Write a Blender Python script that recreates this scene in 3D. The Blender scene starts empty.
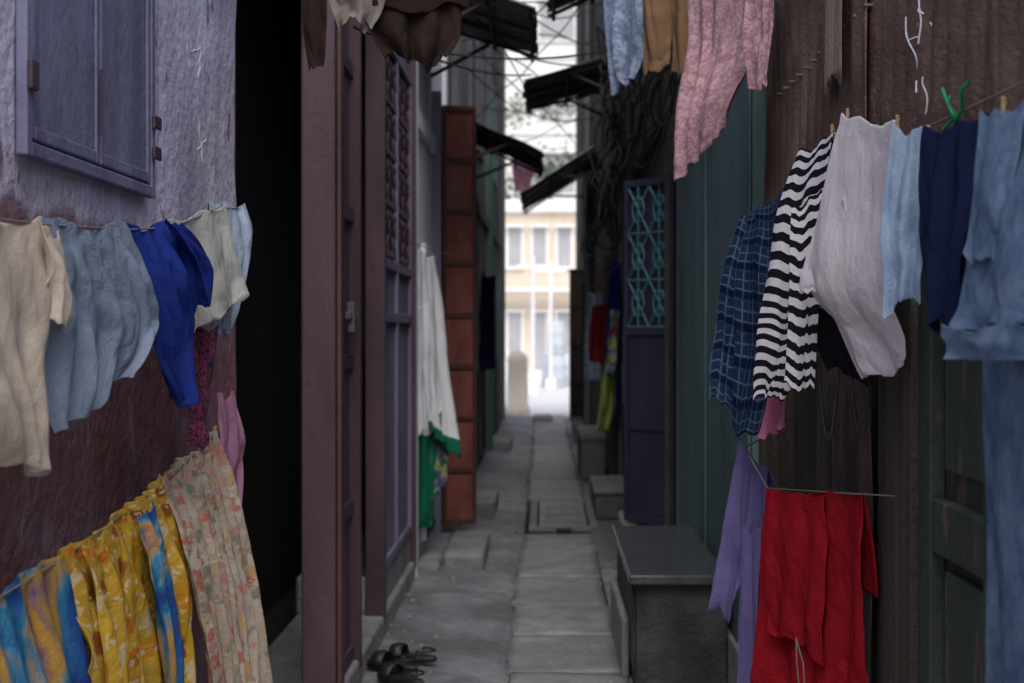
import bpy, math, random
from mathutils import Vector, noise, Matrix
random.seed(7)
S = bpy.context.scene
COL = S.collection

# ------------------------------------------------------------------ materials
def new_mat(name):
    m = bpy.data.materials.new(name); m.use_nodes = True
    nt = m.node_tree
    b = nt.nodes['Principled BSDF']
    return m, nt, b
def N(nt, t, **kw):
    n = nt.nodes.new(t)
    for k, v in kw.items():
        if k in n.inputs.keys(): n.inputs[k].default_value = v
        else: setattr(n, k, v)
    return n
def ramp(nt, cols, pos=None, interp='LINEAR'):
    r = nt.nodes.new('ShaderNodeValToRGB'); cr = r.color_ramp; cr.interpolation = interp
    n = len(cols)
    if pos is None: pos = [0.3 + 0.4*i/max(1, n-1) for i in range(n)]
    cr.elements[0].position = pos[0]; cr.elements[0].color = (*cols[0], 1)
    cr.elements[1].position = pos[-1]; cr.elements[1].color = (*cols[-1], 1)
    for i in range(1, n-1):
        e = cr.elements.new(pos[i]); e.color = (*cols[i], 1)
    return r
def mixc(nt, fac, a, b, mode='MIX'):
    m = nt.nodes.new('ShaderNodeMix'); m.data_type = 'RGBA'; m.blend_type = mode
    L = nt.links
    for sock, v in ((m.inputs[0], fac), (m.inputs[6], a), (m.inputs[7], b)):
        if isinstance(v, (float, int)): sock.default_value = v
        elif isinstance(v, tuple): sock.default_value = (*v, 1)
        else: L.new(v, sock)
    return m.outputs[2]
def surf(name, cols, scale=2.5, stretch=(1, 1, 1), rough=0.8, bump=0.3, bscale=35, dirt=0.5,
         dirtcol=(0.03, 0.025, 0.02), metal=0.0, pos=None, split=None, chips=None, spec=0.4, k=1.0, patch=None):
    cols = [tuple(x*k for x in c) for c in cols]
    m, nt, b = new_mat(name); L = nt.links
    tc = N(nt, 'ShaderNodeTexCoord'); mp = N(nt, 'ShaderNodeMapping'); mp.inputs['Scale'].default_value = stretch
    L.new(tc.outputs['Object'], mp.inputs[0])
    n1 = N(nt, 'ShaderNodeTexNoise', Scale=scale, Detail=7.0, Roughness=0.65); L.new(mp.outputs[0], n1.inputs['Vector'])
    r = ramp(nt, cols, pos); L.new(n1.outputs['Fac'], r.inputs[0]); col = r.outputs[0]
    if split:   # (z, lower colours): a painted dado
        z0, low = split
        r2 = ramp(nt, low); L.new(n1.outputs['Fac'], r2.inputs[0])
        sx = N(nt, 'ShaderNodeSeparateXYZ'); L.new(tc.outputs['Object'], sx.inputs[0])
        n0 = N(nt, 'ShaderNodeTexNoise', Scale=6.0, Detail=6.0); L.new(tc.outputs['Object'], n0.inputs['Vector'])
        a = N(nt, 'ShaderNodeMath', operation='MULTIPLY_ADD'); L.new(n0.outputs['Fac'], a.inputs[0]); a.inputs[1].default_value = 0.12; L.new(sx.outputs[2], a.inputs[2])
        g = N(nt, 'ShaderNodeMapRange'); L.new(a.outputs[0], g.inputs[0])
        g.inputs[1].default_value = z0; g.inputs[2].default_value = z0+0.03
        col = mixc(nt, g.outputs[0], r2.outputs[0], col)
    if chips:   # flaked paint
        nc = N(nt, 'ShaderNodeTexNoise', Scale=chips[1], Detail=8.0, Roughness=0.7, Distortion=0.4); L.new(mp.outputs[0], nc.inputs['Vector'])
        rc = ramp(nt, [(0, 0, 0), (1, 1, 1)], [chips[2], chips[2]+0.02]); L.new(nc.outputs['Fac'], rc.inputs[0])
        col = mixc(nt, rc.outputs[0], col, chips[0])
    if patch:   # broad worn / soiled areas
        npz = N(nt, 'ShaderNodeTexNoise', Scale=patch[1], Detail=5.0, Roughness=0.6); L.new(tc.outputs['Object'], npz.inputs['Vector'])
        rp = ramp(nt, [(0, 0, 0), (1, 1, 1)], [.42, .62]); L.new(npz.outputs['Fac'], rp.inputs[0])
        mq = N(nt, 'ShaderNodeMath', operation='MULTIPLY'); L.new(rp.outputs[0], mq.inputs[0]); mq.inputs[1].default_value = patch[2]
        col = mixc(nt, mq.outputs[0], col, patch[0])
    if dirt > 0:
        mp2 = N(nt, 'ShaderNodeMapping'); mp2.inputs['Scale'].default_value = (5, 5, 0.7)
        L.new(tc.outputs['Object'], mp2.inputs[0])
        n2 = N(nt, 'ShaderNodeTexNoise', Scale=1.6, Detail=6.0, Roughness=0.6); L.new(mp2.outputs[0], n2.inputs['Vector'])
        r3 = ramp(nt, [(0, 0, 0), (1, 1, 1)], [0.42, 0.75]); L.new(n2.outputs['Fac'], r3.inputs[0])
        mm = N(nt, 'ShaderNodeMath', operation='MULTIPLY'); L.new(r3.outputs[0], mm.inputs[0]); mm.inputs[1].default_value = dirt
        col = mixc(nt, mm.outputs[0], col, dirtcol)
    L.new(col, b.inputs['Base Color'])
    n3 = N(nt, 'ShaderNodeTexNoise', Scale=bscale, Detail=6.0, Roughness=0.6); L.new(tc.outputs['Object'], n3.inputs['Vector'])
    ad = N(nt, 'ShaderNodeMath', operation='ADD'); L.new(n3.outputs['Fac'], ad.inputs[0]); L.new(n1.outputs['Fac'], ad.inputs[1])
    bp = N(nt, 'ShaderNodeBump', Strength=bump, Distance=0.02); L.new(ad.outputs[0], bp.inputs['Height'])
    L.new(bp.outputs[0], b.inputs['Normal'])
    rr = N(nt, 'ShaderNodeMapRange'); L.new(n3.outputs['Fac'], rr.inputs[0])
    rr.inputs[3].default_value = max(0.05, rough-0.15); rr.inputs[4].default_value = min(1, rough+0.15)
    L.new(rr.outputs[0], b.inputs['Roughness'])
    b.inputs['Metallic'].default_value = metal
    b.inputs['Specular IOR Level'].default_value = spec
    return m

def fabric(name, kind='plain', c1=(.5, .5, .5), c2=(.1, .1, .1), freq=30, wr=0.4, trans=0.15):
    m, nt, b = new_mat(name); L = nt.links
    tc = N(nt, 'ShaderNodeTexCoord'); uv = tc.outputs['UV']
    sx = N(nt, 'ShaderNodeSeparateXYZ'); L.new(uv, sx.inputs[0])
    big = N(nt, 'ShaderNodeTexNoise', Scale=5.0, Detail=6.0); L.new(uv, big.inputs['Vector'])
    fine = N(nt, 'ShaderNodeTexNoise', Scale=260.0, Detail=3.0); L.new(uv, fine.inputs['Vector'])
    def band(sock, f, lo):
        a = N(nt, 'ShaderNodeMath', operation='MULTIPLY'); L.new(sock, a.inputs[0]); a.inputs[1].default_value = f
        c = N(nt, 'ShaderNodeMath', operation='FRACT'); L.new(a.outputs[0], c.inputs[0])
        d = N(nt, 'ShaderNodeMath', operation='LESS_THAN'); L.new(c.outputs[0], d.inputs[0]); d.inputs[1].default_value = lo
        return d.outputs[0]
    if kind == 'stripe':
        col = mixc(nt, band(sx.outputs[1], freq, 0.5), c1, c2)
    elif kind == 'plaid':
        col = mixc(nt, band(sx.outputs[0], freq, 0.16), c1, c2)
        k = mixc(nt, band(sx.outputs[1], freq, 0.16), c1, c2)
        col = mixc(nt, 1.0, col, k, 'LIGHTEN')
        k2 = mixc(nt, band(sx.outputs[1], freq/3, 0.3), (1, 1, 1), (.45, .45, .55))
        col = mixc(nt, 1.0, col, k2, 'MULTIPLY')
    elif kind == 'floral':
        dn = N(nt, 'ShaderNodeTexNoise', Scale=26.0, Detail=3.0); L.new(uv, dn.inputs['Vector'])
        dv = mixc(nt, 0.05, uv, dn.outputs['Color'])
        v = N(nt, 'ShaderNodeTexVoronoi', Scale=float(freq)); L.new(dv, v.inputs['Vector'])
        pet = ramp(nt, c2, [0.1, .3, .5, .7, .9], 'CONSTANT')
        sc = N(nt, 'ShaderNodeSeparateColor'); L.new(v.outputs['Color'], sc.inputs[0]); L.new(sc.outputs[0], pet.inputs[0])
        ms = ramp(nt, [(1, 1, 1), (0, 0, 0)], [0.36, 0.52]); L.new(v.outputs['Distance'], ms.inputs[0])
        base = ramp(nt, [c1, tuple(x*.72 for x in c1)], [.4, .6]); L.new(big.outputs['Fac'], base.inputs[0])
        col = mixc(nt, ms.outputs[0], base.outputs[0], pet.outputs[0])
        v2 = N(nt, 'ShaderNodeTexVoronoi', Scale=freq*2.3); L.new(dv, v2.inputs['Vector'])
        m2 = ramp(nt, [(1, 1, 1), (0, 0, 0)], [0.22, 0.32]); L.new(v2.outputs['Distance'], m2.inputs[0])
        col = mixc(nt, m2.outputs[0], col, c2[1])
    elif kind == 'dye':
        dn = N(nt, 'ShaderNodeTexNoise', Scale=float(freq), Detail=5.0, Distortion=.5); L.new(uv, dn.inputs['Vector'])
        rr = ramp(nt, c1, c2); L.new(dn.outputs['Fac'], rr.inputs[0]); col = rr.outputs[0]
    elif kind == 'print':
        v = N(nt, 'ShaderNodeTexNoise', Scale=float(freq), Detail=3.0, Distortion=2.0); L.new(uv, v.inputs['Vector'])
        rr = ramp(nt, [c1, c2], [0.44, 0.56]); L.new(v.outputs['Fac'], rr.inputs[0]); col = rr.outputs[0]
    elif kind == 'denim':
        dn = N(nt, 'ShaderNodeTexNoise', Scale=9.0, Detail=8.0, Roughness=0.7); L.new(uv, dn.inputs['Vector'])
        rr = ramp(nt, [c2, c1], [0.38, 0.66]); L.new(dn.outputs['Fac'], rr.inputs[0]); col = rr.outputs[0]
    else:
        rr = ramp(nt, [tuple(x*0.82 for x in c1), c1], [0.3, 0.65]); L.new(big.outputs['Fac'], rr.inputs[0]); col = rr.outputs[0]
    r5 = ramp(nt, [(.84, .84, .84), (1.1, 1.1, 1.1)], [0.3, 0.7]); L.new(fine.outputs['Fac'], r5.inputs[0])
    col = mixc(nt, 1.0, col, r5.outputs[0], 'MULTIPLY')
    L.new(col, b.inputs['Base Color'])
    b.inputs['Roughness'].default_value = 1.0; b.inputs['Specular IOR Level'].default_value = 0.03
    mpw = N(nt, 'ShaderNodeMapping'); mpw.inputs['Scale'].default_value = (1.0, 0.7, 1); mpw.inputs['Rotation'].default_value = (0, 0, 0.35); L.new(uv, mpw.inputs[0])
    w = N(nt, 'ShaderNodeTexNoise', Scale=17.0, Detail=8.0, Roughness=0.65, Distortion=0.6); L.new(mpw.outputs[0], w.inputs['Vector'])
    b1 = N(nt, 'ShaderNodeBump', Strength=wr, Distance=0.03); L.new(w.outputs['Fac'], b1.inputs['Height'])
    b2 = N(nt, 'ShaderNodeBump', Strength=0.35, Distance=0.001); L.new(fine.outputs['Fac'], b2.inputs['Height']); L.new(b1.outputs[0], b2.inputs['Normal'])
    L.new(b2.outputs[0], b.inputs['Normal'])
    if trans > 0:
        t = N(nt, 'ShaderNodeBsdfTranslucent'); L.new(col, t.inputs[0])
        mx = N(nt, 'ShaderNodeMixShader'); mx.inputs[0].default_value = trans
        L.new(b.outputs[0], mx.inputs[1]); L.new(t.outputs[0], mx.inputs[2])
        L.new(mx.outputs[0], nt.nodes['Material Output'].inputs[0])
    return m

M = {}
M['lilac'] = surf('lilac_limewash', [(.44, .41, .56), (.66, .63, .80), (.78, .76, .88)], 2.2, (1, 1, .6), .85, .8, 22, .45, (.22, .17, .21),
                  split=(1.80, [(.14, .05, .06), (.23, .095, .105), (.29, .15, .17)]), chips=((.26, .18, .21), 5, .59), patch=((.36, .28, .36), 1.6, .4))
M['shutter'] = surf('shutter_paint', [(.14, .14, .24), (.20, .20, .32), (.27, .27, .40)], 5, (1, 1, .5), .5, .25, 30, .5, (.08, .06, .09), chips=((.15, .08, .08), 14, .65))
M['plum'] = surf('plum_metal_paint', [(.15, .085, .12), (.24, .145, .19)], 4, (1, 1, .4), .45, .12, 40, .5, (.03, .02, .02), chips=((.04, .02, .018), 12, .64), k=.42)
M['maroon'] = surf('maroon_paint', [(.13, .05, .055), (.22, .10, .10)], 5, (1, 1, .4), .5, .15, 40, .45, k=.5)
M['lav'] = surf('lavender_panel', [(.26, .24, .37), (.38, .36, .52)], 3, (1, 1, .5), .55, .12, 40, .4, (.06, .05, .07), k=.55)
M['white'] = surf('whitewash', [(.74, .75, .84), (.84, .85, .92)], 2, (1, 1, .5), .85, .3, 25, .2, (.40, .38, .42))
M['redleaf'] = surf('rust_red_paint', [(.22, .05, .04), (.34, .09, .07), (.38, .16, .12)], 6, (1, 1, .6), .6, .25, 40, .5, chips=((.22, .15, .13), 10, .64), k=.6)
M['reddark'] = surf('rust_red_rail_shade', [(.05, .018, .015), (.09, .03, .025)], 6, rough=.6, dirt=.4)  # rails coloured darker to stand in for relief shading that flat light lacks
M['black'] = surf('unlit_interior', [(.008, .007, .008), (.02, .017, .018)], 3, rough=.9, dirt=0)  # near-black colour stands in for the darkness of the unlit room
M['dark'] = surf('dark_timber', [(.03, .024, .022), (.07, .052, .045)], 4, (1, 1, .2), .8, .4, 40, .5)
M['teal'] = surf('teal_paint', [(.09, .17, .18), (.15, .26, .28), (.20, .31, .33)], 2.5, (1, 1, .4), .6, .2, 30, .55, (.04, .055, .055), chips=((.14, .13, .11), 8, .65), k=.62)
M['tealgrille'] = surf('turquoise_iron', [(.03, .12, .16), (.06, .18, .22)], 8, rough=.5, bump=.1, dirt=.3)
M['navypanel'] = surf('navy_sheet', [(.014, .014, .036), (.03, .03, .06)], 4, (1, 1, .4), .5, .15, 30, .4, (.02, .012, .012))
M['rust'] = surf('rusted_corrugated', [(.10, .058, .045), (.18, .11, .082), (.26, .175, .135)], 6, (1, 1, .9), .42, .4, 60, .35, (.04, .024, .018), chips=((.28, .23, .21), 5, .62), metal=.45, patch=((.09, .05, .04), 1.8, .6))
M['rust2'] = surf('brown_corrugated', [(.12, .075, .055), (.20, .13, .10), (.28, .20, .165)], 5, (1, 1, .9), .42, .4, 60, .35, (.05, .03, .024), metal=.45, patch=((.10, .06, .045), 2.1, .6))
M['rust3'] = surf('tan_patch_sheet', [(.20, .145, .115), (.31, .235, .185)], 3, (1, 1, .6), .7, .35, 60, .5, (.09, .055, .04))
M['plank'] = surf('old_plank', [(.03, .024, .02), (.07, .054, .043), (.125, .10, .082)], 5, (2, 2, .15), .85, .7, 45, .6, (.012, .01, .008), chips=((.085, .11, .105), 4, .58))
M['greendoor'] = surf('green_door', [(.022, .036, .03), (.05, .068, .055)], 5, (1, 1, .3), .7, .35, 40, .5, chips=((.11, .085, .065), 9, .58))
M['granite'] = surf('dark_granite', [(.035, .04, .045), (.075, .085, .095)], 14, rough=.2, bump=.05, dirt=.3, dirtcol=(.13, .13, .13))
M['blackstone'] = surf('worn_black_stone', [(.014, .015, .017), (.035, .037, .04), (.075, .075, .076)], 4, rough=.6, bump=.4, dirt=.3, dirtcol=(.11, .10, .095))
M['conc'] = surf('rough_cement', [(.14, .145, .155), (.24, .245, .26), (.32, .32, .335)], 3, rough=.65, bump=.7, bscale=30, dirt=.4, dirtcol=(.07, .065, .06))
M['ground'] = surf('alley_cement', [(.11, .115, .13), (.21, .22, .245), (.31, .32, .345)], 2.4, rough=.48, bump=1.0, bscale=16, dirt=.45, dirtcol=(.07, .068, .066), chips=((.36, .36, .37), 7, .63), patch=((.10, .10, .105), 1.3, .65))
M['slab'] = surf('paving_slab', [(.16, .167, .185), (.26, .268, .29), (.35, .355, .375)], 4.5, rough=.45, bump=.7, bscale=24, dirt=.45, dirtcol=(.11, .108, .105), chips=((.14, .138, .135), 9, .65), patch=((.15, .15, .155), 1.1, .55))
M['joint'] = surf('joint_mud', [(.012, .011, .01), (.03, .027, .023)], 8, rough=.9)
M['street'] = surf('street_dust', [(.74, .73, .72), (.84, .83, .82)], 1, rough=.9, dirt=.1, dirtcol=(.5, .48, .45))
M['ochre'] = surf('ochre_plaster', [(.72, .60, .47), (.82, .73, .62)], 1, rough=.9, dirt=.3, dirtcol=(.55, .45, .36))
M['cream'] = surf('cream_plaster', [(.85, .845, .83), (.90, .895, .89)], 1, rough=.9, dirt=.15, dirtcol=(.7, .68, .66))
M['glass'] = surf('glare_paled_window', [(.38, .39, .41), (.50, .50, .52)], 2, rough=.4, bump=.02, dirt=.1)  # panes paled in the colour to suggest overexposed haze at the far end
M['tealwall'] = surf('blue_green_wall', [(.08, .12, .14), (.17, .23, .255)], 2, (1, 1, .4), .8, .35, 25, .5)
M['greywall'] = surf('grey_wall', [(.10, .10, .115), (.20, .20, .225)], 2, (1, 1, .4), .85, .4, 25, .6)
M['brownwall'] = surf('brown_wall', [(.05, .04, .038), (.105, .085, .078)], 2, (1, 1, .4), .85, .4, 25, .6)
M['tin'] = surf('weathered_tin', [(.10, .10, .105), (.21, .21, .22)], 3, rough=.55, bump=.2, dirt=.5, metal=.3)
M['tinlight'] = surf('pale_sheet_roof', [(.55, .52, .48), (.70, .66, .60)], 3, rough=.6, bump=.1, dirt=.3, dirtcol=(.3, .27, .23))
M['cable'] = surf('cable_rubber', [(.015, .015, .018), (.03, .03, .03)], 8, rough=.5, dirt=0)
M['rope'] = surf('nylon_rope', [(.16, .14, .12), (.24, .21, .18)], 60, rough=.9, dirt=0)
M['pinwood'] = surf('clothespin_wood', [(.28, .18, .09), (.4, .28, .16)], 60, rough=.9, dirt=0)
M['greenplastic'] = surf('green_plastic', [(.01, .16, .08), (.02, .24, .12)], 8, rough=.4, bump=.03, dirt=0)
M['greenpipe'] = surf('green_pipe', [(.02, .15, .10), (.035, .20, .14)], 8, rough=.5, dirt=.3)
M['bluedrum'] = surf('pale_blue_plastic', [(.56, .61, .68), (.66, .71, .76)], 4, rough=.5, dirt=.1)
M['chalk'] = surf('chalk', [(.6, .6, .65), (.8, .8, .85)], 60, rough=1, dirt=0)
M['leather'] = surf('black_leather', [(.008, .008, .01), (.03, .028, .03)], 20, rough=.4, dirt=0)
M['bark'] = surf('bark', [(.08, .06, .045), (.16, .12, .09)], 5, rough=.9)
M['leaf'] = surf('foliage', [(.05, .09, .035), (.12, .17, .07)], 2, rough=.7, dirt=0)

F = {}
F['cream'] = fabric('cream_cotton', c1=(.64, .55, .46))
F['greyblue'] = fabric('grey_blue_crepe', c1=(.25, .31, .42), wr=.6)
F['royal'] = fabric('royal_blue_cotton', c1=(.022, .045, .27))
F['ivory'] = fabric('ivory_cotton', c1=(.60, .62, .57))
F['paleblue'] = fabric('pale_blue_cotton', c1=(.42, .52, .66))
F['pink'] = fabric('rose_cotton', c1=(.46, .23, .36))
F['darkprint'] = fabric('dark_print', 'print', (.03, .03, .06), (.25, .05, .10), 40)
F['floral'] = fabric('floral_cotton', 'floral', (.60, .52, .43), [(.48, .18, .14), (.52, .34, .18), (.26, .27, .20), (.50, .26, .26), (.34, .27, .23)], 30, .6)
F['yellow'] = fabric('yellow_print', 'floral', (.74, .46, .06), [(.58, .20, .03), (.72, .58, .32), (.34, .10, .03), (.66, .32, .03), (.50, .34, .05)], 17, .6)
F['dye'] = fabric('tie_dye_blue', 'dye', [(.04, .04, .24), (.03, .11, .34), (.06, .27, .46), (.60, .34, .06), (.10, .08, .30)], [.3, .43, .52, .60, .7], 5, .6)
F['plaid'] = fabric('navy_plaid', 'plaid', (.016, .032, .075), (.08, .13, .21), 34)
F['stripe'] = fabric('striped_jersey', 'stripe', (.014, .013, .02), (.68, .66, .70), 27, .25)
F['white'] = fabric('white_cotton', c1=(.78, .71, .76), wr=.35)
F['white2'] = fabric('bright_white_cotton', c1=(.84, .86, .92))
F['skydenim'] = fabric('sky_denim', 'denim', (.38, .49, .64), (.24, .34, .50))
F['denim'] = fabric('blue_denim', 'denim', (.17, .24, .36), (.065, .11, .20), trans=.03)
F['navy'] = fabric('navy_cotton', c1=(.014, .02, .06), trans=.04)
F['black'] = fabric('black_jersey', c1=(.014, .012, .016), trans=.04)
F['hotpink'] = fabric('pink_cotton', c1=(.56, .18, .29))
F['violet'] = fabric('violet_cotton', c1=(.20, .17, .40))
F['red'] = fabric('red_cotton', c1=(.36, .014, .024), trans=.08, wr=.6)
F['tan'] = fabric('tan_twill', c1=(.27, .16, .095))
F['pinkprint'] = fabric('pink_block_print', 'print', (.54, .37, .40), (.40, .20, .25), 38)
F['bluewhite'] = fabric('blue_white_print', 'print', (.46, .52, .66), (.22, .30, .48), 22)
F['darkbrown'] = fabric('dark_brown_cloth', c1=(.035, .022, .021))
F['grey'] = fabric('grey_cloth', c1=(.24, .21, .19))
F['green'] = fabric('green_cotton', c1=(.015, .16, .10))
F['sari'] = fabric('sari_print', 'dye', [(.4, .05, .06), (.05, .16, .36), (.50, .44, .12), (.04, .22, .16)], [.35, .47, .53, .6], 8)
F['lime'] = fabric('lime_cotton', c1=(.42, .50, .14))
F['crimson'] = fabric('crimson_cloth', c1=(.22, .025, .035))

# ------------------------------------------------------------------ mesh helpers
def link(o): COL.objects.link(o); return o
def mesh_obj(name, verts, faces, mats, smooth=False, mi=None):
    me = bpy.data.meshes.new(name); me.from_pydata([tuple(v) for v in verts], [], faces)
    for m in (mats if isinstance(mats, list) else [mats]): me.materials.append(m)
    if mi: me.polygons.foreach_set('material_index', mi)
    if smooth: me.polygons.foreach_set('use_smooth', [True]*len(me.polygons))
    me.update(); return link(bpy.data.objects.new(name, me))
def bevel(o, w=0.004, seg=2):
    md = o.modifiers.new('bevel', 'BEVEL'); md.width = w; md.segments = seg; md.limit_method = 'ANGLE'
    return o
BF = [(0, 3, 2, 1), (4, 5, 6, 7), (0, 1, 5, 4), (1, 2, 6, 5), (2, 3, 7, 6), (3, 0, 4, 7)]
def boxes(name, lst, mats, bw=0.004):
    """lst: (x0,x1,y0,y1,z0,z1[,mat_index]) joined into one mesh"""
    V = []; Fc = []; mi = []
    for b in lst:
        x0, x1, y0, y1, z0, z1 = b[:6]; k = len(V)
        V += [(x0, y0, z0), (x1, y0, z0), (x1, y1, z0), (x0, y1, z0), (x0, y0, z1), (x1, y0, z1), (x1, y1, z1), (x0, y1, z1)]
        Fc += [tuple(k+i for i in f) for f in BF]; mi += [b[6] if len(b) > 6 else 0]*6
    o = mesh_obj(name, V, Fc, mats, mi=mi)
    if bw: bevel(o, bw)
    return o
def group(name, objs, loc=(0, 0, 0), rz=0):
    e = bpy.data.objects.new(name, None); link(e); e.empty_display_size = .2
    e.location = loc; e.rotation_euler = (0, 0, rz)
    for o in objs: o.parent = e
    return e
def tube(name, pts, r, mat, cyc=False):
    cu = bpy.data.curves.new(name, 'CURVE'); cu.dimensions = '3D'; cu.bevel_depth = r; cu.bevel_resolution = 2
    for P in (pts if isinstance(pts[0][0], (tuple, list, Vector)) else [pts]):
        sp = cu.splines.new('POLY'); sp.points.add(len(P)-1)
        for i, p in enumerate(P): sp.points[i].co = (*p, 1)
        sp.use_cyclic_u = cyc
    cu.materials.append(mat)
    return link(bpy.data.objects.new(name, cu))
def sagline(a, b, sag, n=24, wob=0, seed=0):
    a = Vector(a); b = Vector(b); out = []
    for i in range(n+1):
        t = i/n; p = a.lerp(b, t); p.z -= sag*4*t*(1-t)
        if wob: p += noise.noise_vector(Vector((t*5, seed*3.1, 0)))*wob
        out.append(tuple(p))
    return out
CP, CA = .13, .016
def corrugated(name, y0, y1, z0, z1, x, mat, period=CP, amp=CA, ragged=.0, seed=0):
    n = int(abs(y1-y0)/period*12); V = []; Fc = []; nz = 14
    for j in range(nz+1):
        for i in range(n+1):
            y = y0+(y1-y0)*i/n
            z = z0+(z1-z0)*j/nz
            if j == 0: z += ragged*noise.noise(Vector((y*4, seed, 0)))
            dx = amp*math.sin(2*math.pi*y/period)+.020*noise.noise(Vector((y*1.5, z*1.5, seed)))
            V.append((x+dx, y, z))
    for j in range(nz):
        for i in range(n):
            a = j*(n+1)+i; Fc.append((a, a+1, a+n+2, a+n+1))
    o = mesh_obj(name, V, Fc, mat, True)
    s = o.modifiers.new('s', 'SOLIDIFY'); s.thickness = .002
    return o

# ------------------------------------------------------------------ cloth
def cr(p0, p1, p2, p3, t):
    return 0.5*((2*p1)+(p2-p0)*t+(2*p0-5*p1+4*p2-p3)*t*t+(3*p1-p0-3*p2+p3)*t**3)
def rowat(rows, v):
    n = len(rows)-1; f = v*n; i = min(int(f), n-1); t = f-i
    out = []
    for s in (0, 1):
        g = lambda k: Vector(rows[max(0, min(n, k))][s])
        out.append(cr(g(i-1), g(i), g(i+1), g(i+2), t))
    return out
def ridge(x, y, z):
    return 1-2.6*abs(noise.noise(Vector((x, y, z))))
def garment(name, panels, mats, subd=1):
    V = []; Fc = []; UV = []; MI = []
    for p in panels:
        rows = p['rows']; nu = p.get('nu', 44); nv = p.get('nv', 44); Fo = p.get('folds', 4); A = p.get('amp', .018); sd = p.get('seed', 1)*7.3
        flap = p.get('flap', 0); back = p.get('back', 1); sag = p.get('sag', .014); nf = 6 if flap else 0; top = p.get('top', .3)
        w = max((Vector(r[1])-Vector(r[0])).length for r in rows)
        h = sum((Vector(rows[i+1][0])-Vector(rows[i][0])).length for i in range(len(rows)-1))
        hem = p.get('hem', .014); fineA = p.get('fine', .003)
        slant = 1.6*noise.noise(Vector((sd, 1, 1)))
        base = len(V)
        for j in range(-nf, nv+1):
            v = max(0, j)/nv
            Lp, Rp = rowat(rows, v)
            d = Rp-Lp; d.z = 0
            nrm = Vector((-d.y, d.x, 0)); nrm.normalize() if nrm.length > 1e-6 else None
            for i in range(nu+1):
                u = i/nu
                uu = u+.014*math.sin(2*math.pi*Fo*.7*u+sd)*(0.3+v)
                P = Lp.lerp(Rp, uu)
                uw = u+.26*noise.noise(Vector((u*1.6, v*.9, sd)))+.05*slant*v
                am = .35+1.1*abs(noise.noise(Vector((u*Fo*.8, v*.8, sd+20))))
                f = am*math.sin(2*math.pi*Fo*uw+sd)*1.1
                f += .75*ridge(uw*Fo*.9, v*.9+slant*u, sd+5)*(.3+.7*v)
                f += .55*ridge(u*Fo*1.6+v*slant*2, v*2.4-u*1.5, sd+9)
                f += .9*noise.noise(Vector((u*2.2, v*2.2, sd+13)))
                env = top+(1-top)*min(1, v*1.6)
                xm, ym_ = u*w, v*h
                fw = fineA*(ridge(xm*11+ym_*7, ym_*9-xm*5, sd+40)+.5*ridge(xm*24-ym_*8, ym_*18+xm*9, sd+50))*(.5+.5*v)
                P = P+nrm*(A*f*env+fw)
                P.z -= sag*4*u*(1-u)*(1-v)*(1+.7*math.sin(u*9+sd))
                P.z += hem*v*v*(noise.noise(Vector((u*3.5, 3, sd)))*2.4+noise.noise(Vector((u*11, 3, sd)))*.6)
                e = Lp.lerp(Rp, .5)-P; e.z = 0
                P += e*(.05*noise.noise(Vector((v*4, u*1.5, sd+30))))
                P.z += .006*noise.noise(Vector((u*8, v*8, sd+2)))
                if j < 0:
                    t = 1+j/nf
                    P.x += back*(.035*math.cos(t*math.pi/2)); P.z -= flap*(1-t)*(1+.15*noise.noise(Vector((u*4, 1, sd))))
                V.append(P); UV.append((u*w, -(j/nv)*h if j >= 0 else flap*(-j/nf)))
        nn = nu+1
        for j in range(nf+nv):
            for i in range(nu):
                a = base+j*nn+i; Fc.append((a, a+1, a+nn+1, a+nn))
                vv = (j-nf)/nv
                k = p.get('mi', 0)
                if p.get('border') and vv > 1-p['border'][0]: k = p['border'][1]
                MI.append(k)
    o = mesh_obj(name, V, Fc, mats, True, MI)
    ul = o.data.uv_layers.new(name='UVMap')
    for lp in o.data.loops: ul.data[lp.index].uv = UV[lp.vertex_index]
    s = o.modifiers.new('s', 'SOLIDIFY'); s.thickness = .003; s.offset = 0
    if subd: q = o.modifiers.new('sub', 'SUBSURF'); q.levels = subd; q.render_levels = subd
    return o

# ================================================================== SETTING
g = mesh_obj('ground', [(-150, -60, -.06), (150, -60, -.06), (150, 240, -.06), (-150, 240, -.06)], [(0, 1, 2, 3)], M['street'])
def alley_floor():
    V = []; Fc = []; nx = 40; ny = 330; x0, x1, y0, y1 = -1.05, .86, 0, 27.2
    for j in range(ny+1):
        for i in range(nx+1):
            x = x0+(x1-x0)*i/nx; y = y0+(y1-y0)*j/ny
            z = .012*noise.noise(Vector((x*2, y*1.2, 0)))+.006*noise.noise(Vector((x*8, y*6, 2)))
            if x < -.2: z += (.035)*min(1, (-.2-x)/.4)
            if -.15 < x < .34: z -= .022
            if -.22 < x < -.15: z -= .012
            V.append((x, y, z))
    for j in range(ny):
        for i in range(nx):
            a = j*(nx+1)+i; Fc.append((a, a+1, a+nx+2, a+nx+1))
    return mesh_obj('alley_pavement', V, Fc, M['ground'], True)
alley_floor()
y = 1.0; sl = []
sl.append(boxes('bed', [(-.155, .35, 1, 27, -.03, .001)], M['joint'], 0))
k = 0
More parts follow.
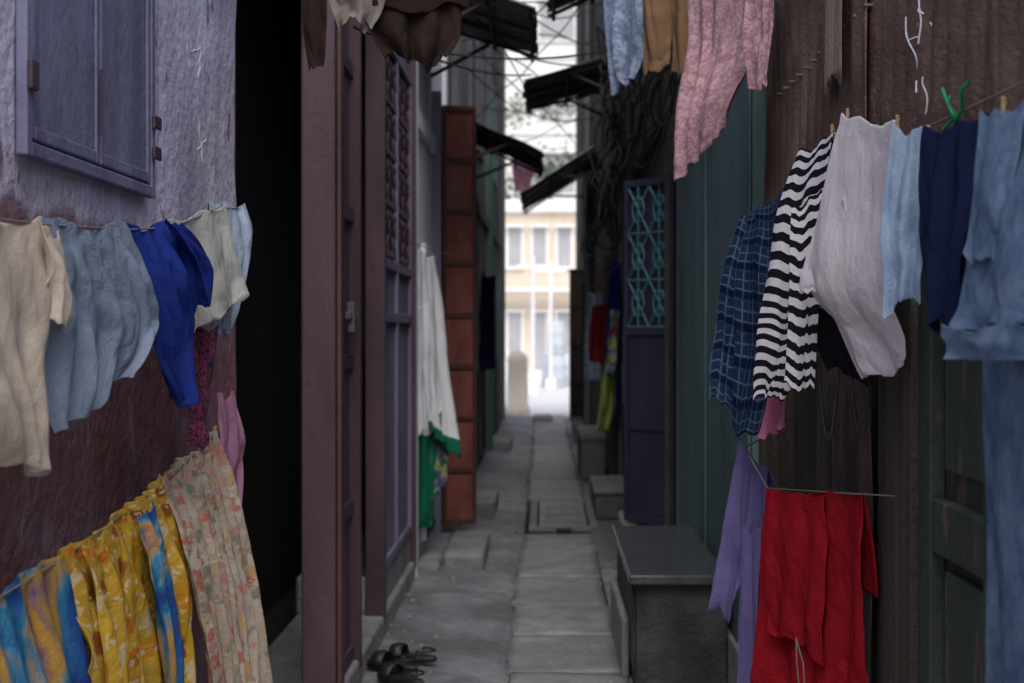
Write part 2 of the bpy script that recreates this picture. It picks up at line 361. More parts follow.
while y < 26.6:
    L_ = random.uniform(.75, 1.15)
    if 11.2 < y+L_ and y < 13.5: y = 13.5 if y > 11.2 else y
    if y < 11.35 and y+L_ > 11.35: L_ = 11.35-y
    if L_ < .2: y += L_+.01; continue
    dz = random.uniform(-.005, .006); dx = random.uniform(-.015, .015); tilt = random.uniform(-.02, .02)
    x0, x1 = -.165+dx, .345+dx
    nx, nyy = 10, 16; VV = []; FF = []
    for j in range(nyy+1):
        for i in range(nx+1):
            xx = x0+(x1-x0)*i/nx; yy = y+.014+(L_-.030)*j/nyy
            e = .016*noise.noise(Vector((xx*9, yy*9, k)))
            if i in (0, nx): xx += e
            if j in (0, nyy): yy += e
            VV.append((xx, yy, .018+dz+tilt*(xx-.09)+.006*noise.noise(Vector((xx*5, yy*5, k)))))
    for j in range(nyy):
        for i in range(nx):
            a = j*(nx+1)+i; FF.append((a, a+1, a+nx+2, a+nx+1))
    o = mesh_obj('slab', VV, FF, M['slab'], True); s = o.modifiers.new('s', 'SOLIDIFY'); s.thickness = .03; s.offset = -1
    sl.append(o); y += L_; k += 1
group('stone_drain_path', sl)
mh = [boxes('frame', [(-.12, .40, 11.45, 11.52, -.02, .035), (-.12, .40, 13.3, 13.37, -.02, .035), (-.12, -.06, 11.52, 13.3, -.02, .035), (.34, .40, 11.52, 13.3, -.02, .035)], M['conc']),
      boxes('lid', [(-.045, .325, 11.55, 13.27, -.02, .030)], M['slab']),
      boxes('ribs', [(-.02, .30, 11.75+i*.5, 11.77+i*.5, .0295, .034) for i in range(3)]+[(.02+i*.12, .03+i*.12, 11.6, 13.2, .0295, .033) for i in range(3)], M['conc'], 0)]
group('manhole_cover', mh)
boxes('drain_hole_shade_block', [(.08, .2, 11.28, 11.44, .01, .030)], M['joint'], .01)  # solid block, its dark colour painting the shade inside a drain hole
VV = []; FF = []; rl = random.Random(9)
for _ in range(420):
    cx = rl.choice([rl.uniform(-.78, -.5), rl.uniform(-.78, .7)]); cy = rl.uniform(6, 26); r_ = rl.uniform(.004, .014); k = len(VV); zz = .012+(.03 if cx < -.4 else 0)
    for a in range(5): VV.append((cx+r_*math.cos(a*1.257)*rl.uniform(.7, 1.3), cy+r_*math.sin(a*1.257)*rl.uniform(.7, 1.3), zz))
    VV.append((cx, cy, zz+.005+r_)); FF += [(k+a, k+(a+1) % 5, k+5) for a in range(5)]
mesh_obj('gravel', VV, FF, M['conc'])
# scraps of litter along the edges
VV = []; FF = []
for _ in range(26):
    cx = rl.choice([rl.uniform(-.76, -.55), rl.uniform(.3, .36), rl.uniform(-.3, -.15)]); cy = rl.uniform(6.3, 20); k = len(VV); a0 = rl.uniform(0, 3); r_ = rl.uniform(.012, .035)
    for a in range(4): VV.append((cx+r_*math.cos(a0+a*1.57)*rl.uniform(.6, 1.2), cy+r_*math.sin(a0+a*1.57)*rl.uniform(.6, 1.2), .048+rl.uniform(0, .015)))
    FF.append((k, k+1, k+2, k+3))
mesh_obj('paper_litter', VV, FF, M['rust3'])

# ---------- LEFT: near plastered house
YS = 1.2
H = []
V = []; Fc = []; ny, nz = 110, 56
for j in range(nz+1):
    for i in range(ny+1):
        yy = YS+(5.165-YS)*i/ny; zz = 2.72*j/nz
        V.append((-1.05+.010*noise.noise(Vector((yy*2, zz*2, 0)))+.005*noise.noise(Vector((yy*7, zz*7, 3))), yy, zz))
for j in range(nz):
    for i in range(ny):
        a = j*(ny+1)+i; Fc.append((a, a+1, a+ny+2, a+ny+1))
H.append(mesh_obj('plaster_face', V, Fc, M['lilac'], True))
H.append(boxes('wall_core', [(-1.3, -1.07, YS, 5.16, 0, 2.72)], M['lilac']))
H.append(boxes('end_reveal', [(-1.3, -1.052, 5.161, 5.175, 0, 2.72)], M['maroon']))
H.append(boxes('roof', [(-3.25, -1.0, YS-.05, 5.17, 2.725, 2.78)], M['tin']))
H.append(boxes('back_wall', [(-3.2, -3.0, YS, 5.17, 0, 2.72), (-3.0, -1.3, YS, YS+.1, 0, 2.72)], M['lilac']))
group('plaster_house', H)
sh = []
y0, ym, y1, z0, z1 = 3.02, 3.50, 3.95, 1.88, 2.62
x = -1.045
sh.append(boxes('frame', [(x, x+.024, y0-.03, y0, z0-.03, z1), (x, x+.024, y1, y1+.03, z0-.03, z1), (x, x+.024, y0, y1, z0-.03, z0), (x, x+.024, y0, y1, z1, z1+.03)], M['shutter']))
for a, b in ((y0+.006, ym-.006), (ym+.006, y1-.006)):
    sh.append(boxes('leaf', [(x, x+.012, a, b, z0+.006, z1-.006), (x+.012, x+.021, a, a+.025, z0+.006, z1-.006), (x+.012, x+.021, b-.025, b, z0+.006, z1-.006), (x+.012, x+.021, a+.025, b-.025, z0+.006, z0+.035),
                            (x+.012, x+.020, a+.025, b-.025, z0+.50, z0+.52)], M['shutter']))
sh.append(boxes('hinges', [(x+.025, x+.034, y1-.01, y1+.06, zz, zz+.035) for zz in (1.95, 2.03, 2.4)]+[(x+.025, x+.036, y0-.035, y0+.01, zz, zz+.06) for zz in (1.98, 2.3)], M['plum']))
sh.append(tube('bolt', [(x+.03, ym-.03, 1.95), (x+.03, ym-.03, 2.1)], .004, M['plum']))
group('steel_window_shutter', sh)

# ---------- LEFT: metal-fronted house with doors
D = []
D.append(boxes('corner_post', [(-.867, -.744, 5.40, 5.50, 0, 3.4)], M['plum'], .008))
D.append(boxes('corner_post_lip', [(-.742, -.725, 5.42, 5.48, 0, 3.4)], M['maroon'], .003))
D.append(boxes('narrow_stile', [(-.85, -.80, 5.52, 5.74, 0.1, 3.4)], M['maroon']))
D.append(boxes('jambs', [(-.86, -.765, 5.74, 5.80, .1, 3.4), (-.86, -.765, 6.30, 6.36, .1, 3.4), (-.86, -.765, 7.28, 7.35, .1, 3.4), (-.86, -.765, 9.0, 9.07, .1, 3.4), (-.855, -.77, 5.8, 9.0, 3.3, 3.4)], M['plum']))
leaf = [(-.83, -.81, 5.80, 6.30, .15, 3.3)]
for zz in (.15, .75, 1.35, 1.95, 2.55, 3.2): leaf.append((-.808, -.79, 5.80, 6.30, zz, zz+.06))
D.append(boxes('door_leaf', leaf, M['plum']))
D.append(boxes('door_latch', [(-.79, -.765, 6.0, 6.25, 1.55, 1.58), (-.79, -.76, 6.06, 6.10, 1.50, 1.62)], M['tin']))
leaf = [(-.83, -.81, 7.35, 9.0, .32, 1.85)]
for zz in (.32, 1.55, 1.82, 2.95): leaf.append((-.808, -.785, 7.35, 9.0, zz, zz+.05))
for yy in (7.35, 8.15, 8.95): leaf.append((-.809, -.787, yy, yy+.05, .32, 3.0))
leaf.append((-.829, -.812, 7.35, 9.0, 3.0, 3.3))
D.append(boxes('panel_door', leaf, M['lav']))
lat = []
for r in range(4):
    for c in range(6):
        cy = 7.50+c*.27; cz = 2.0+r*.26
        lat.append([(-.80, cy+.11*math.cos(t)*math.cos(t*.5), cz+.12*math.sin(t)) for t in [k*math.pi/10 for k in range(21)]])
        lat.append([(-.80, cy-.12, cz-.12), (-.80, cy+.12, cz+.12)]); lat.append([(-.80, cy-.12, cz+.12), (-.80, cy+.12, cz-.12)])
D.append(tube('iron_lattice', lat, .006, M['plum']))
D.append(boxes('lintel_wall', [(-.86, -.78, 5.5, 9.07, 3.401, 3.5)], M['plum']))
D.append(boxes('plinth', [(-1.2, -.77, 5.52, 9.05, 0, .14), (-1.2, -.80, 7.3, 9.05, .14, .32)], M['conc'], .015))
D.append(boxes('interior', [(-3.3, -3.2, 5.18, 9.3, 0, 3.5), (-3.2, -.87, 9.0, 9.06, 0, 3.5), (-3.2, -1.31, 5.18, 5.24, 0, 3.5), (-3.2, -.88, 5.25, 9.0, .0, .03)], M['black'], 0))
D.append(boxes('roof', [(-3.35, -.76, 5.18, 9.07, 3.505, 3.56)], M['tin'], .005))
D.append(boxes('porch_fascia', [(-1.30, -.868, 5.19, 5.24, 2.70, 3.5)], M['plum'], .005))
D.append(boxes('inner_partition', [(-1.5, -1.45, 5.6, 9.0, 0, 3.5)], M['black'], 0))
group('metal_front_house', D)

def row_house(name, side, x, y0, y1, h, mat, trim, feats, depth=3.0):
    s = side; P = []
    def bx(a, b): return (min(a, b), max(a, b))
    ny = max(6, int((y1-y0)*6)); nz = int(h*4); V = []; Fc = []
    for j in range(nz+1):
        for i in range(ny+1):
            yy = y0+(y1-y0)*i/ny; zz = h*j/nz
            V.append((x+s*.012*noise.noise(Vector((yy*1.7, zz*1.7, x*9))), yy, zz))
    for j in range(nz):
        for i in range(ny):
            a = j*(ny+1)+i; Fc.append((a, a+1, a+ny+2, a+ny+1))
    P.append(mesh_obj('face', V, Fc, mat, True))
    a, b = bx(x+s*.03, x+s*depth); P.append(boxes('body', [(a, b, y0+.002, y1-.002, 0, h-.01)], mat, 0))
    a, b = bx(x-s*.012, x+s*(depth+.05)); P.append(boxes('roof_slab', [(a, b, y0-.001, y1+.001, h, h+.1)], trim, .01))
    pil = []
    for yy in (y0, y1-.12):
        a, b = bx(x-s*.035, x+s*.02); pil.append((a, b, yy+.003, yy+.117, 0, h-.02))
    a, b = bx(x-s*.03, x+s*.02); pil.append((a, b, y0+.12, y1-.12, 2.75, 2.87))
    P.append(boxes('pilasters', pil, trim, .006))
    for kind, a0, a1, c0, c1 in feats:
        fr = []; a, b = bx(x-s*.03, x+s*.02)
        fr += [(a, b, a0-.06, a0, c0, c1), (a, b, a1, a1+.06, c0, c1), (a, b, a0-.06, a1+.06, c1, c1+.07)]
        P.append(boxes(kind+'_frame', fr, trim, .004))
        a, b = bx(x-s*.012-s*.002, x+s*.02); pn = [(a, b, a0, a1, c0, c1)]
        a, b = bx(x-s*.026, x-s*.014)
        n = 4 if kind == 'door' else 2
        for q in range(n+1):
            zz = c0+(c1-c0-.05)*q/n; pn.append((a, b, a0, a1, zz, zz+.05))
        for yy in (a0, (a0+a1)/2-.02, a1-.04): pn.append((a+.001, b+.001, yy, yy+.04, c0, c1))
        P.append(boxes(kind, pn, M['dark'], .003))
        if kind == 'window':
            P.append(tube('grille', [[(x-s*.035, a0+.05+(a1-a0-.1)*q/6, c0), (x-s*.035, a0+.05+(a1-a0-.1)*q/6, c1)] for q in range(7)], .006, trim))
    return group(name, P)
row_house('whitewashed_house', -1, -.80, 9.08, 11.95, 4.25, M['white'], M['white'], [('door', 9.9, 10.8, .15, 2.0)])
row_house('teal_house', -1, -.72, 11.96, 18.9, 5.8, M['tealwall'], M['greywall'], [('door', 12.6, 13.5, .15, 2.2), ('window', 14.6, 15.6, 1.1, 2.2), ('door', 16.8, 17.7, .15, 2.2), ('window', 13, 14.2, 3.4, 4.5), ('window', 16, 17.2, 3.4, 4.5)])
row_house('grey_house', -1, -.70, 18.91, 25.6, 7.3, M['greywall'], M['tealwall'], [('door', 20, 20.9, .15, 2.2), ('window', 22.3, 23.5, 1.1, 2.2), ('window', 20, 21.4, 3.5, 4.7)])

def leaf_door(name, loc, rz, w, h, mats, nrail, nst=2, t=.03, extra=None):
    P = [(0, w, -t/2, t/2, 0, h)]
    for q in range(nrail+1):
        zz = (h-.04)*q/nrail
        P += [(0.001, w-.001, -t/2-.014, -t/2-.001, zz, zz+.04, 1), (0.001, w-.001, t/2+.001, t/2+.014, zz, zz+.04, 1)]
    for q in range(nst+1):
        xx = (w-.025)*q/nst
        P += [(xx, xx+.025, -t/2-.017, -t/2-.0005, 0, h, 1), (xx, xx+.025, t/2+.0005, t/2+.017, 0, h, 1)]
    o = [boxes('leaf', P, mats)]
    if extra: o += extra
    return group(name, o, loc, rz)
leaf_door('red_steel_door', (-.735, 10.9, .12), math.radians(18), .245, 3.0, [M['redleaf'], M['reddark']], 8, 1,
          extra=[boxes('hinges', [(-.03, .01, -.03, .03, zz, zz+.1) for zz in (.4, 1.5, 2.6)], M['dark'])])
boxes('door_frame_post', [(-.80, -.735, 10.75, 10.85, 0, 3.2)], M['lav'])
group('stone_step', [boxes('tread', [(-.64, -.38, 9.5, 10.6, .0, .12)], M['conc'], .03), boxes('base', [(-.79, -.645, 9.3, 10.7, 0, .09)], M['conc'], .03)])
group('stone_step', [boxes('tread', [(-.68, -.40, 12.4, 13.2, .0, .14)], M['slab'], .03)])
group('stone_step', [boxes('tread', [(-.68, -.42, 19.0, 20.0, .0, .16)], M['conc'], .03)])
group('stone_step', [boxes('tread', [(-.20, .12, 25.2, 26.0, .0, .10)], M['conc'], .03)])
tube('drain_pipe', [(-.66, 18.8, .0), (-.66, 18.8, 3.8)], .02, M['greenpipe'])
tube('drain_pipe', [(-.69, 12.1, 0), (-.69, 12.1, 4.6)], .028, M['tin'])

# ---------- RIGHT: near shack wall
R = []
HR = 3.0
R.append(boxes('wall_core', [(.87, 1.05, YS, 5.75, 0, HR)], M['brownwall']))
R.append(boxes('roof', [(.86, 2.6, YS, 5.75, HR, HR+.04)], M['tin']))
R.append(boxes('rear_wall', [(2.5, 2.6, YS, 5.75, 0, HR), (1.05, 2.5, YS, YS+.08, 0, HR)], M['cream']))
R.append(corrugated('corrugated_sheet', 4.55, 5.76, 1.72, HR-.05, .828, M['rust2'], seed=1, ragged=.06))
R.append(corrugated('corrugated_sheet', 3.85, 4.60, 1.45, HR-.03, .815, M['rust'], seed=2, ragged=.08))
R.append(corrugated('corrugated_sheet', 2.75, 3.90, 1.62, HR-.06, .828, M['rust'], seed=3, ragged=.05))
R.append(corrugated('corrugated_sheet', YS, 2.80, 1.55, HR-.04, .815, M['rust2'], seed=4, ragged=.05))
R.append(corrugated('patch_strip', 4.02, 4.24, 2.14, HR-.02, .780, M['rust3'], seed=5, ragged=.12, period=.05, amp=.004))
nl = []
for i in range(26):
    yy = 2.0+i*.13+.0325
    for zz in (1.80, 2.32): nl.append([(.80, yy, zz), (.845, yy, zz)])
R.append(tube('roofing_nails', nl, .005, M['tin']))
pl = []; y = 3.32; rr = random.Random(3)
while y < 5.7:
    w = rr.uniform(.06, .17); pl.append((.815+rr.uniform(-.016, .02), .865, y, min(5.74, y+w-rr.uniform(.004, .025)), 0, rr.uniform(1.55, 1.78))); y += w
R.append(boxes('planks', pl, M['plank'], .005))
R.append(boxes('plank_batten', [(.78, .797, 3.35, 5.7, .42, .50)], M['plank'], .006))
R.append(corrugated('torn_sheet', 3.75, 4.3, .55, 1.42, .800, M['rust'], seed=8, ragged=.3, amp=.003))
dr = [(.825, .85, 2.2, 3.25, 0, 1.75)]
for a, b in ((2.2, 2.3), (2.68, 2.77), (3.15, 3.25)): dr.append((.79, .824, a, b, 0, 1.75))
for a in (0, .55, 1.05, 1.62): dr.append((.792, .822, 2.3, 3.15, a, a+.11))
for a, b in ((2.36, 2.62), (2.83, 3.09)):
    for c in (.17, .72, 1.22): dr.append((.805, .823, a, b, c, c+.30))
R.append(boxes('green_panel_door', dr, M['greendoor'], .005))
R.append(boxes('door_post', [(.775, .84, 3.25, 3.32, 0, 1.9)], M['plank'], .006))
group('corrugated_shack', R)
def sx_(y, z): return .828+CA*math.sin(2*math.pi*y/CP)+.020*noise.noise(Vector((y*1.5, z*1.5, 3)))-.003
st = []
for (ya, za, yb, zb) in [(3.48, 2.22, 3.44, 2.08), (3.46, 2.15, 3.36, 2.18), (3.41, 2.24, 3.39, 2.12), (3.37, 2.22, 3.32, 2.18), (3.34, 2.24, 3.34, 2.12), (3.31, 2.16, 3.26, 2.14), (3.44, 2.05, 3.40, 2.0), (3.38, 2.06, 3.34, 2.02), (3.32, 2.06, 3.32, 1.97), (3.28, 2.04, 3.24, 2.06), (3.40, 1.98, 3.34, 1.96), (3.28, 2.25, 3.22, 2.2)]:
    P = []
    for k in range(25):
        t = k/24; yy = ya+(yb-ya)*t+.006*math.sin(t*5+ya*40); zz = za+(zb-za)*t+.008*math.sin(t*4+za*30); P.append((sx_(yy, zz), yy, zz))
    st.append(P)
tube('chalk_writing', st, .0022, M['chalk'])
def lx_(y, z): return -1.05+.010*noise.noise(Vector((y*2, z*2, 0)))+.005*noise.noise(Vector((y*7, z*7, 3)))
st = []
for (ya, za, yb, zb) in [(4.45, 2.36, 4.5, 2.28), (4.5, 2.33, 4.62, 2.36), (4.62, 2.36, 4.60, 2.27), (4.72, 2.1, 4.6, 2.05), (4.62, 2.16, 4.66, 2.02)]:
    st.append([(lx_(ya+(yb-ya)*k/12, za+(zb-za)*k/12), ya+(yb-ya)*k/12+.006*math.sin(k), za+(zb-za)*k/12) for k in range(13)])
tube('chalk_writing', st, .0022, M['chalk'])

# ---------- RIGHT: teal wall with bench
T = [boxes('panel_wall', [(.78, 2.6, 5.76, 8.93, 0, 3.65)], M['teal'], .003),
     boxes('seams', [(.768, .778, y_, y_+.035, 0.26, 3.6) for y_ in (5.78, 7.35, 8.88)]+[(.770, .779, 5.82, 8.88, 2.55, 2.60)], M['teal'], .003),
     boxes('base_course', [(.755, .778, 5.77, 8.9, 0, .25)], M['conc'], .01)]
group('teal_panel_house', T)
B = [boxes('slab_top', [(.345, .752, 6.24, 7.86, .465, .505)], M['granite'], .006),
     boxes('body', [(.375, .75, 6.29, 7.82, .0, .464)], M['blackstone'], .008),
     boxes('front_panels', [(.366, .374, 6.33, 6.95, .09, .42), (.366, .374, 7.05, 7.76, .09, .42)], M['blackstone'], .003),
     boxes('plinth', [(.33, .365, 6.6, 7.7, 0, .26)], M['conc'], .015)]
group('stone_bench', B)
G = []
w, h = .42, 2.05
fr = [(0, .03, -.02, .02, 0, h), (w-.03, w, -.02, .02, 0, h), (0.03, w-.03, -.02, .02, 0, .04), (.03, w-.03, -.02, .02, h-.04, h), (.03, w-.03, -.02, .02, 1.12, 1.17), (.03, w-.03, -.015, .015, .55, .58)]
G.append(boxes('frame', fr, M['navypanel']))
G.append(boxes('lower_sheet', [(.03, w-.03, -.006, .006, .04, 1.12)], M['navypanel'], .001))
G.append(boxes('backing_sheet', [(.03, w-.03, .010, .014, 1.17, h-.04)], M['navypanel'], .001))
gl = []
for r in range(3):
    for c in range(2):
        cx = .03+.09+c*.18; cz = 1.17+.14+r*.28
        gl += [[(cx-.09, -.01, cz-.14), (cx+.09, -.01, cz+.14)], [(cx-.09, -.01, cz+.14), (cx+.09, -.01, cz-.14)]]
        gl.append([(cx, -.012, cz-.14), (cx, -.012, cz+.14)])
        gl.append([(cx+.05*math.cos(t*.5236), -.012, cz+.08*math.sin(t*.5236)) for t in range(13)])
    gl.append([(.03, -.012, 1.17+r*.28), (w-.03, -.012, 1.17+r*.28)])
G.append(tube('turquoise_grille', gl, .006, M['tealgrille']))
group('iron_gate', G, (.49, 9.25, .36), math.radians(-50))
boxes('gate_post', [(.70, .80, 8.94, 9.04, 0, 3.4)], M['dark'], .006)
group('stone_step', [boxes('tread', [(.47, .78, 8.3, 9.9, 0, .34)], M['conc'], .02)])
row_house('brown_house', 1, .74, 9.06, 14.0, 4.7, M['brownwall'], M['dark'], [('door', 9.7, 10.6, .35, 2.4), ('window', 11.6, 12.6, 1.2, 2.3), ('window', 10, 11, 3.4, 4.3)], 2.2)
row_house('timber_house', 1, .64, 14.01, 19.9, 6.0, M['greywall'], M['dark'], [('door', 15, 15.9, .15, 2.2), ('window', 17, 18, 1.1, 2.2), ('window', 15, 16.4, 3.5, 4.6)], 2.2)
row_house('corner_house', 1, .56, 19.91, 26.0, 7.4, M['brownwall'], M['greywall'], [('door', 21, 21.9, .15, 2.2), ('window', 23.3, 24.3, 1.1, 2.2), ('window', 21, 22.4, 3.6, 4.8)], 2.2)
group('stone_ledge', [boxes('body', [(.40, .72, 12.2, 13.4, 0, .20)], M['greywall'], .02), boxes('top', [(.39, .725, 12.18, 13.42, .202, .24)], M['conc'], .01)])
group('stone_ledge', [boxes('body', [(.36, .62, 15.5, 17.0, 0, .40)], M['greywall'], .02), boxes('top', [(.35, .625, 15.48, 17.02, .402, .46)], M['conc'], .01)])
group('stone_ledge', [boxes('body', [(.38, .54, 20.5, 22.0, 0, .28)], M['conc'], .02)])
leaf_door('open_door', (.38, 23.0, .15), math.radians(25), .2, 2.3, [M['brownwall'], M['dark']], 4, 1)

def awning(name, xw, xo, y0, y1, zw, zo, mat, ribmat):
    n = int((y1-y0)/.076*6); V = []; Fc = []; m = 8
    for j in range(m+1):
        t = j/m
        for i in range(n+1):
            yy = y0+(y1-y0)*i/n
            z = zw+(zo-zw)*t+.009*math.sin(2*math.pi*yy/.076)+.03*noise.noise(Vector((yy*1.5, t*2, xw)))
            xx = xw+(xo-xw)*t+(.05*noise.noise(Vector((yy*3, 0, 4))) if j == m else 0)
            V.append((xx, yy, z))
    for j in range(m):
        for i in range(n):
            a = j*(n+1)+i; Fc.append((a, a+1, a+n+2, a+n+1))
    o = mesh_obj('sheet', V, Fc, mat, True); sd = o.modifiers.new('s', 'SOLIDIFY'); sd.thickness = .004
    raf = []
    for q in range(4):
        yy = y0+.08+(y1-y0-.16)*q/3
        raf.append([(xw, yy, zw-.03), (xo, yy, zo-.03)])
    for t in (.25, .6, .95):
        raf.append([(xw+(xo-xw)*t, y0, zw+(zo-zw)*t-.05), (xw+(xo-xw)*t, y1, zw+(zo-zw)*t-.05)])
    for yy in (y0+.1, y1-.1):
        raf.append([(xw, yy, zw-.4), (xw+(xo-xw)*.55, yy, zw+(zo-zw)*.55-.05)])
    return group(name, [o, tube('rafters', raf, .014, ribmat)])
awning('tin_awning', -.79, -.05, 9.1, 10.6, 3.66, 3.42, M['tin'], M['dark'])
awning('tin_awning', .76, .02, 9.1, 10.2, 3.95, 3.62, M['tin'], M['dark'])
awning('tin_awning', .74, -.18, 12.4, 14.0, 3.78, 3.55, M['tin'], M['dark'])
awning('tin_awning', -.72, -.02, 14.0, 15.8, 3.48, 3.14, M['tin'], M['dark'])
awning('sheet_awning', .62, -.30, 18.2, 21.0, 3.75, 3.15, M['tinlight'], M['dark'])

# ---------- cables
cb = []
for k in range(18):
    r_ = random.Random(k)
    cb.append(sagline((.72, 7.5+r_.uniform(-.5, .5), 3.0+r_.uniform(-.4, .5)), (.50+r_.uniform(-.1, .1), 16+r_.uniform(-3, 2), 3.3+r_.uniform(-1.0, .7)), .15+r_.random()*.45, 26, .14, k))
for k in range(14):
    r_ = random.Random(k+40); c = Vector((.50+r_.uniform(-.14, .12), 11.5+r_.uniform(-.5, .5), 2.9+r_.uniform(-.6, .9))); q = r_.uniform(.7, 1.5)
    cb.append([tuple(c+Vector((.10*math.cos(t*.5)*(1+.3*math.sin(t*.9)), .25*math.sin(t*.7), q*.22*math.sin(t*.5+k)))) for t in range(30)])
for k in range(6):
    r_ = random.Random(k+90); cb.append(sagline((.72, 10.6+k*.2, .5+r_.random()), (.58+r_.uniform(-.06, .06), 11.4+k*.1, 4.0), -.05, 16, .08, k))
for k in range(16):
    r_ = random.Random(k+70); cb.append(sagline((-.78, 8+r_.uniform(0, 10), 3.0+r_.uniform(.3, 1.6)), (.70, 10+r_.uniform(0, 11), 3.2+r_.uniform(0, 1.8)), r_.uniform(.05, .4), 20, .05, k))
cb.append(sagline((-.78, 7.6, 2.95), (.74, 9.2, 3.3), .12))
cb.append(sagline((-.70, 5.6, 2.62), (-.10, 11.4, 3.42), .06))
tube('electric_cables', cb, .006, M['cable'])

# ---------- the street beyond
def facade(name, x0, x1, y, h, mat, floors, bay, trim=None, balcony=False):
    P = [boxes('mass', [(x0, x1, y, y+6, -.05, h)], mat, .02)]; trim = trim or M['cream']
    P.append(boxes('cornice', [(x0-.1, x1+.1, y-.25, y-.002, h-.3, h+.15)]+[(x0, x1, y-.1, y-.001, h*(f+1)/floors-.12, h*(f+1)/floors-.02) for f in range(floors-1)], trim, .02))
    n = int((x1-x0)/bay); fh = h/floors; win = []; fr = []
    for f in range(floors):
        for i in range(n):
            cx = x0+(i+.5)*(x1-x0)/n; zb = f*fh+(.1 if f == 0 else .8); zt = f*fh+fh*.72; ww = bay*.26
            win.append((cx-ww, cx+ww, y-.03, y-.004, zb, zt))
            fr += [(cx-ww-.1, cx-ww, y-.08, y-.003, zb, zt), (cx+ww, cx+ww+.1, y-.08, y-.003, zb, zt), (cx-ww-.15, cx+ww+.15, y-.14, y-.003, zb-.1, zb), (cx-ww-.15, cx+ww+.15, y-.3, y-.003, zt, zt+.08)]
    P += [boxes('windows', win, M['glass'], 0), boxes('window_frames', fr, trim, .01)]
    if balcony:
        P.append(boxes('balcony', [(x0, x1, y-1.0, y-.26, fh-.15, fh)], trim, .02))
    return group(name, P)
facade('ochre_building', -7, 7.5, 56, 6.2, M['ochre'], 2, .9, balcony=True)
facade('cream_building_skyfill', -12, 6, 78, 19.5, M['cream'], 5, 3.4)  # extra height added so the pale wall fills in for white sky
facade('apartment_block', 8, 20, 56, 9, M['cream'], 3, 2.2)
facade('apartment_block', -20, -8, 56, 8, M['ochre'], 3, 2.2)
group('street_kerb', [boxes('stone', [(-30+i*1.2, -30+i*1.2+1.18, 50.2, 50.45, -.05, .12) for i in range(50)], M['cream'], .02)])
mesh_obj('road', [(-60, 28.5, -.05), (60, 28.5, -.05), (60, 50.2, -.05), (-60, 50.2, -.05)], [(0, 1, 2, 3)], M['street'])
for xx, yy in ((-.30, 38), (.15, 41)):
    group('utility_pole', [tube('shaft', [(xx, yy, -.05), (xx, yy, 3.4)], .05, M['cream']), boxes('cross_arm', [(xx-.4, xx+.4, yy-.04, yy+.04, 3.1, 3.18)], M['cream'], .01), boxes('base', [(xx-.14, xx+.14, yy-.14, yy+.14, -.05, .25)], M['cream'], .02)])
def lathe(name, prof, loc, mat, n=20):
    V = []; Fc = []
    for r, z in prof:
        for i in range(n): V.append((loc[0]+r*math.cos(2*math.pi*i/n), loc[1]+r*math.sin(2*math.pi*i/n), loc[2]+z))
    for j in range(len(prof)-1):
        for i in range(n):
            a = j*n+i; b = j*n+(i+1) % n; Fc.append((a, b, b+n, a+n))
    return mesh_obj(name, V, Fc, mat, True)
dp = [(0, 0), (.22, 0), (.24, .03), (.24, .28), (.255, .31), (.24, .34), (.24, .58), (.255, .61), (.24, .64), (.23, .88), (.2, .92), (0, .92)]
for xx, yy, zz in ((.15, 43, -.05), (.62, 43.5, -.05), (.3, 42, -.05), (.3, 42.0, .87)): lathe('water_drum', dp, (xx, yy, zz), M['bluedrum'])
lathe('concrete_bollard', [(0, 0), (.24, 0), (.24, .12), (.20, .15), (.19, .95), (.205, 1.0), (.19, 1.08), (.13, 1.16), (.05, 1.20), (0, 1.21)], (-.52, 28.9, -.05), M['ochre'])
tr = [tube('trunk', [[(-4.2, 66, 0), (-4, 66, 3), (-3.3, 66, 6)], [(-4, 66, 3), (-2.2, 66, 7.5)], [(-4, 66, 3), (-5.5, 66, 6)]], .16, M['bark'])]
VV = []; FF = []; rt = random.Random(5)
cl = [Vector((-3.2+rt.gauss(0, 1.7), 66+rt.gauss(0, 1.0), 9.2+rt.gauss(0, 1.4))) for _ in range(24)]
for _ in range(3600):
    c = rt.choice(cl); p = c+Vector((rt.gauss(0, .5), rt.gauss(0, .5), rt.gauss(0, .38))); a = Vector((rt.uniform(-1, 1), rt.uniform(-1, 1), rt.uniform(-1, 1))).normalized()*.13
    b = a.cross(Vector((rt.uniform(-1, 1), rt.uniform(-1, 1), 1))).normalized()*.07; k = len(VV)
    VV += [p-a, p+b, p+a, p-b]; FF.append((k, k+1, k+2, k+3))
tr.append(mesh_obj('crown', VV, FF, M['leaf'])); group('street_tree', tr)

# ================================================================== LAUNDRY
tube('clothesline', [(-1.04, 1.3, 1.62), (-.94, 1.5, 1.62), (-.93, 2.36, 1.685), (-.93, 2.82, 1.700), (-.93, 3.37, 1.727), (-.93, 3.78, 1.760), (-.93, 4.35, 1.856), (-.93, 4.68, 1.88), (-1.04, 4.85, 1.89)], .0022, M['rope'])
tube('clothesline', [(-1.04, 1.3, .98), (-.94, 1.5, .98), (-.94, 2.3, 1.03), (-.93, 2.92, 1.062), (-.93, 3.7, 1.13), (-.93, 4.3, 1.215), (-1.04, 4.5, 1.24)], .0022, M['rope'])
tube('clothesline', [sagline((.80, 5.6, 1.97), (.76, 1.5, 1.88), .0)], .0022, M['rope'])
tube('clothesline', [(.77, 4.9, 1.20), (.62, 4.75, 1.14), (.612, 4.2, 1.07), (.765, 3.7, 1.108), (.79, 3.45, 1.13)], .0022, M['rope'])
tube('clothesline', [sagline((-.86, 4.6, 2.72), (-.1, 5.1, 2.78), .02)+[(.82, 5.6, 2.85)]], .004, M['cable'])
tube('clothesline', [sagline((.1, 8.2, 3.3), (.78, 6.6, 3.25), .02)], .003, M['cable'])
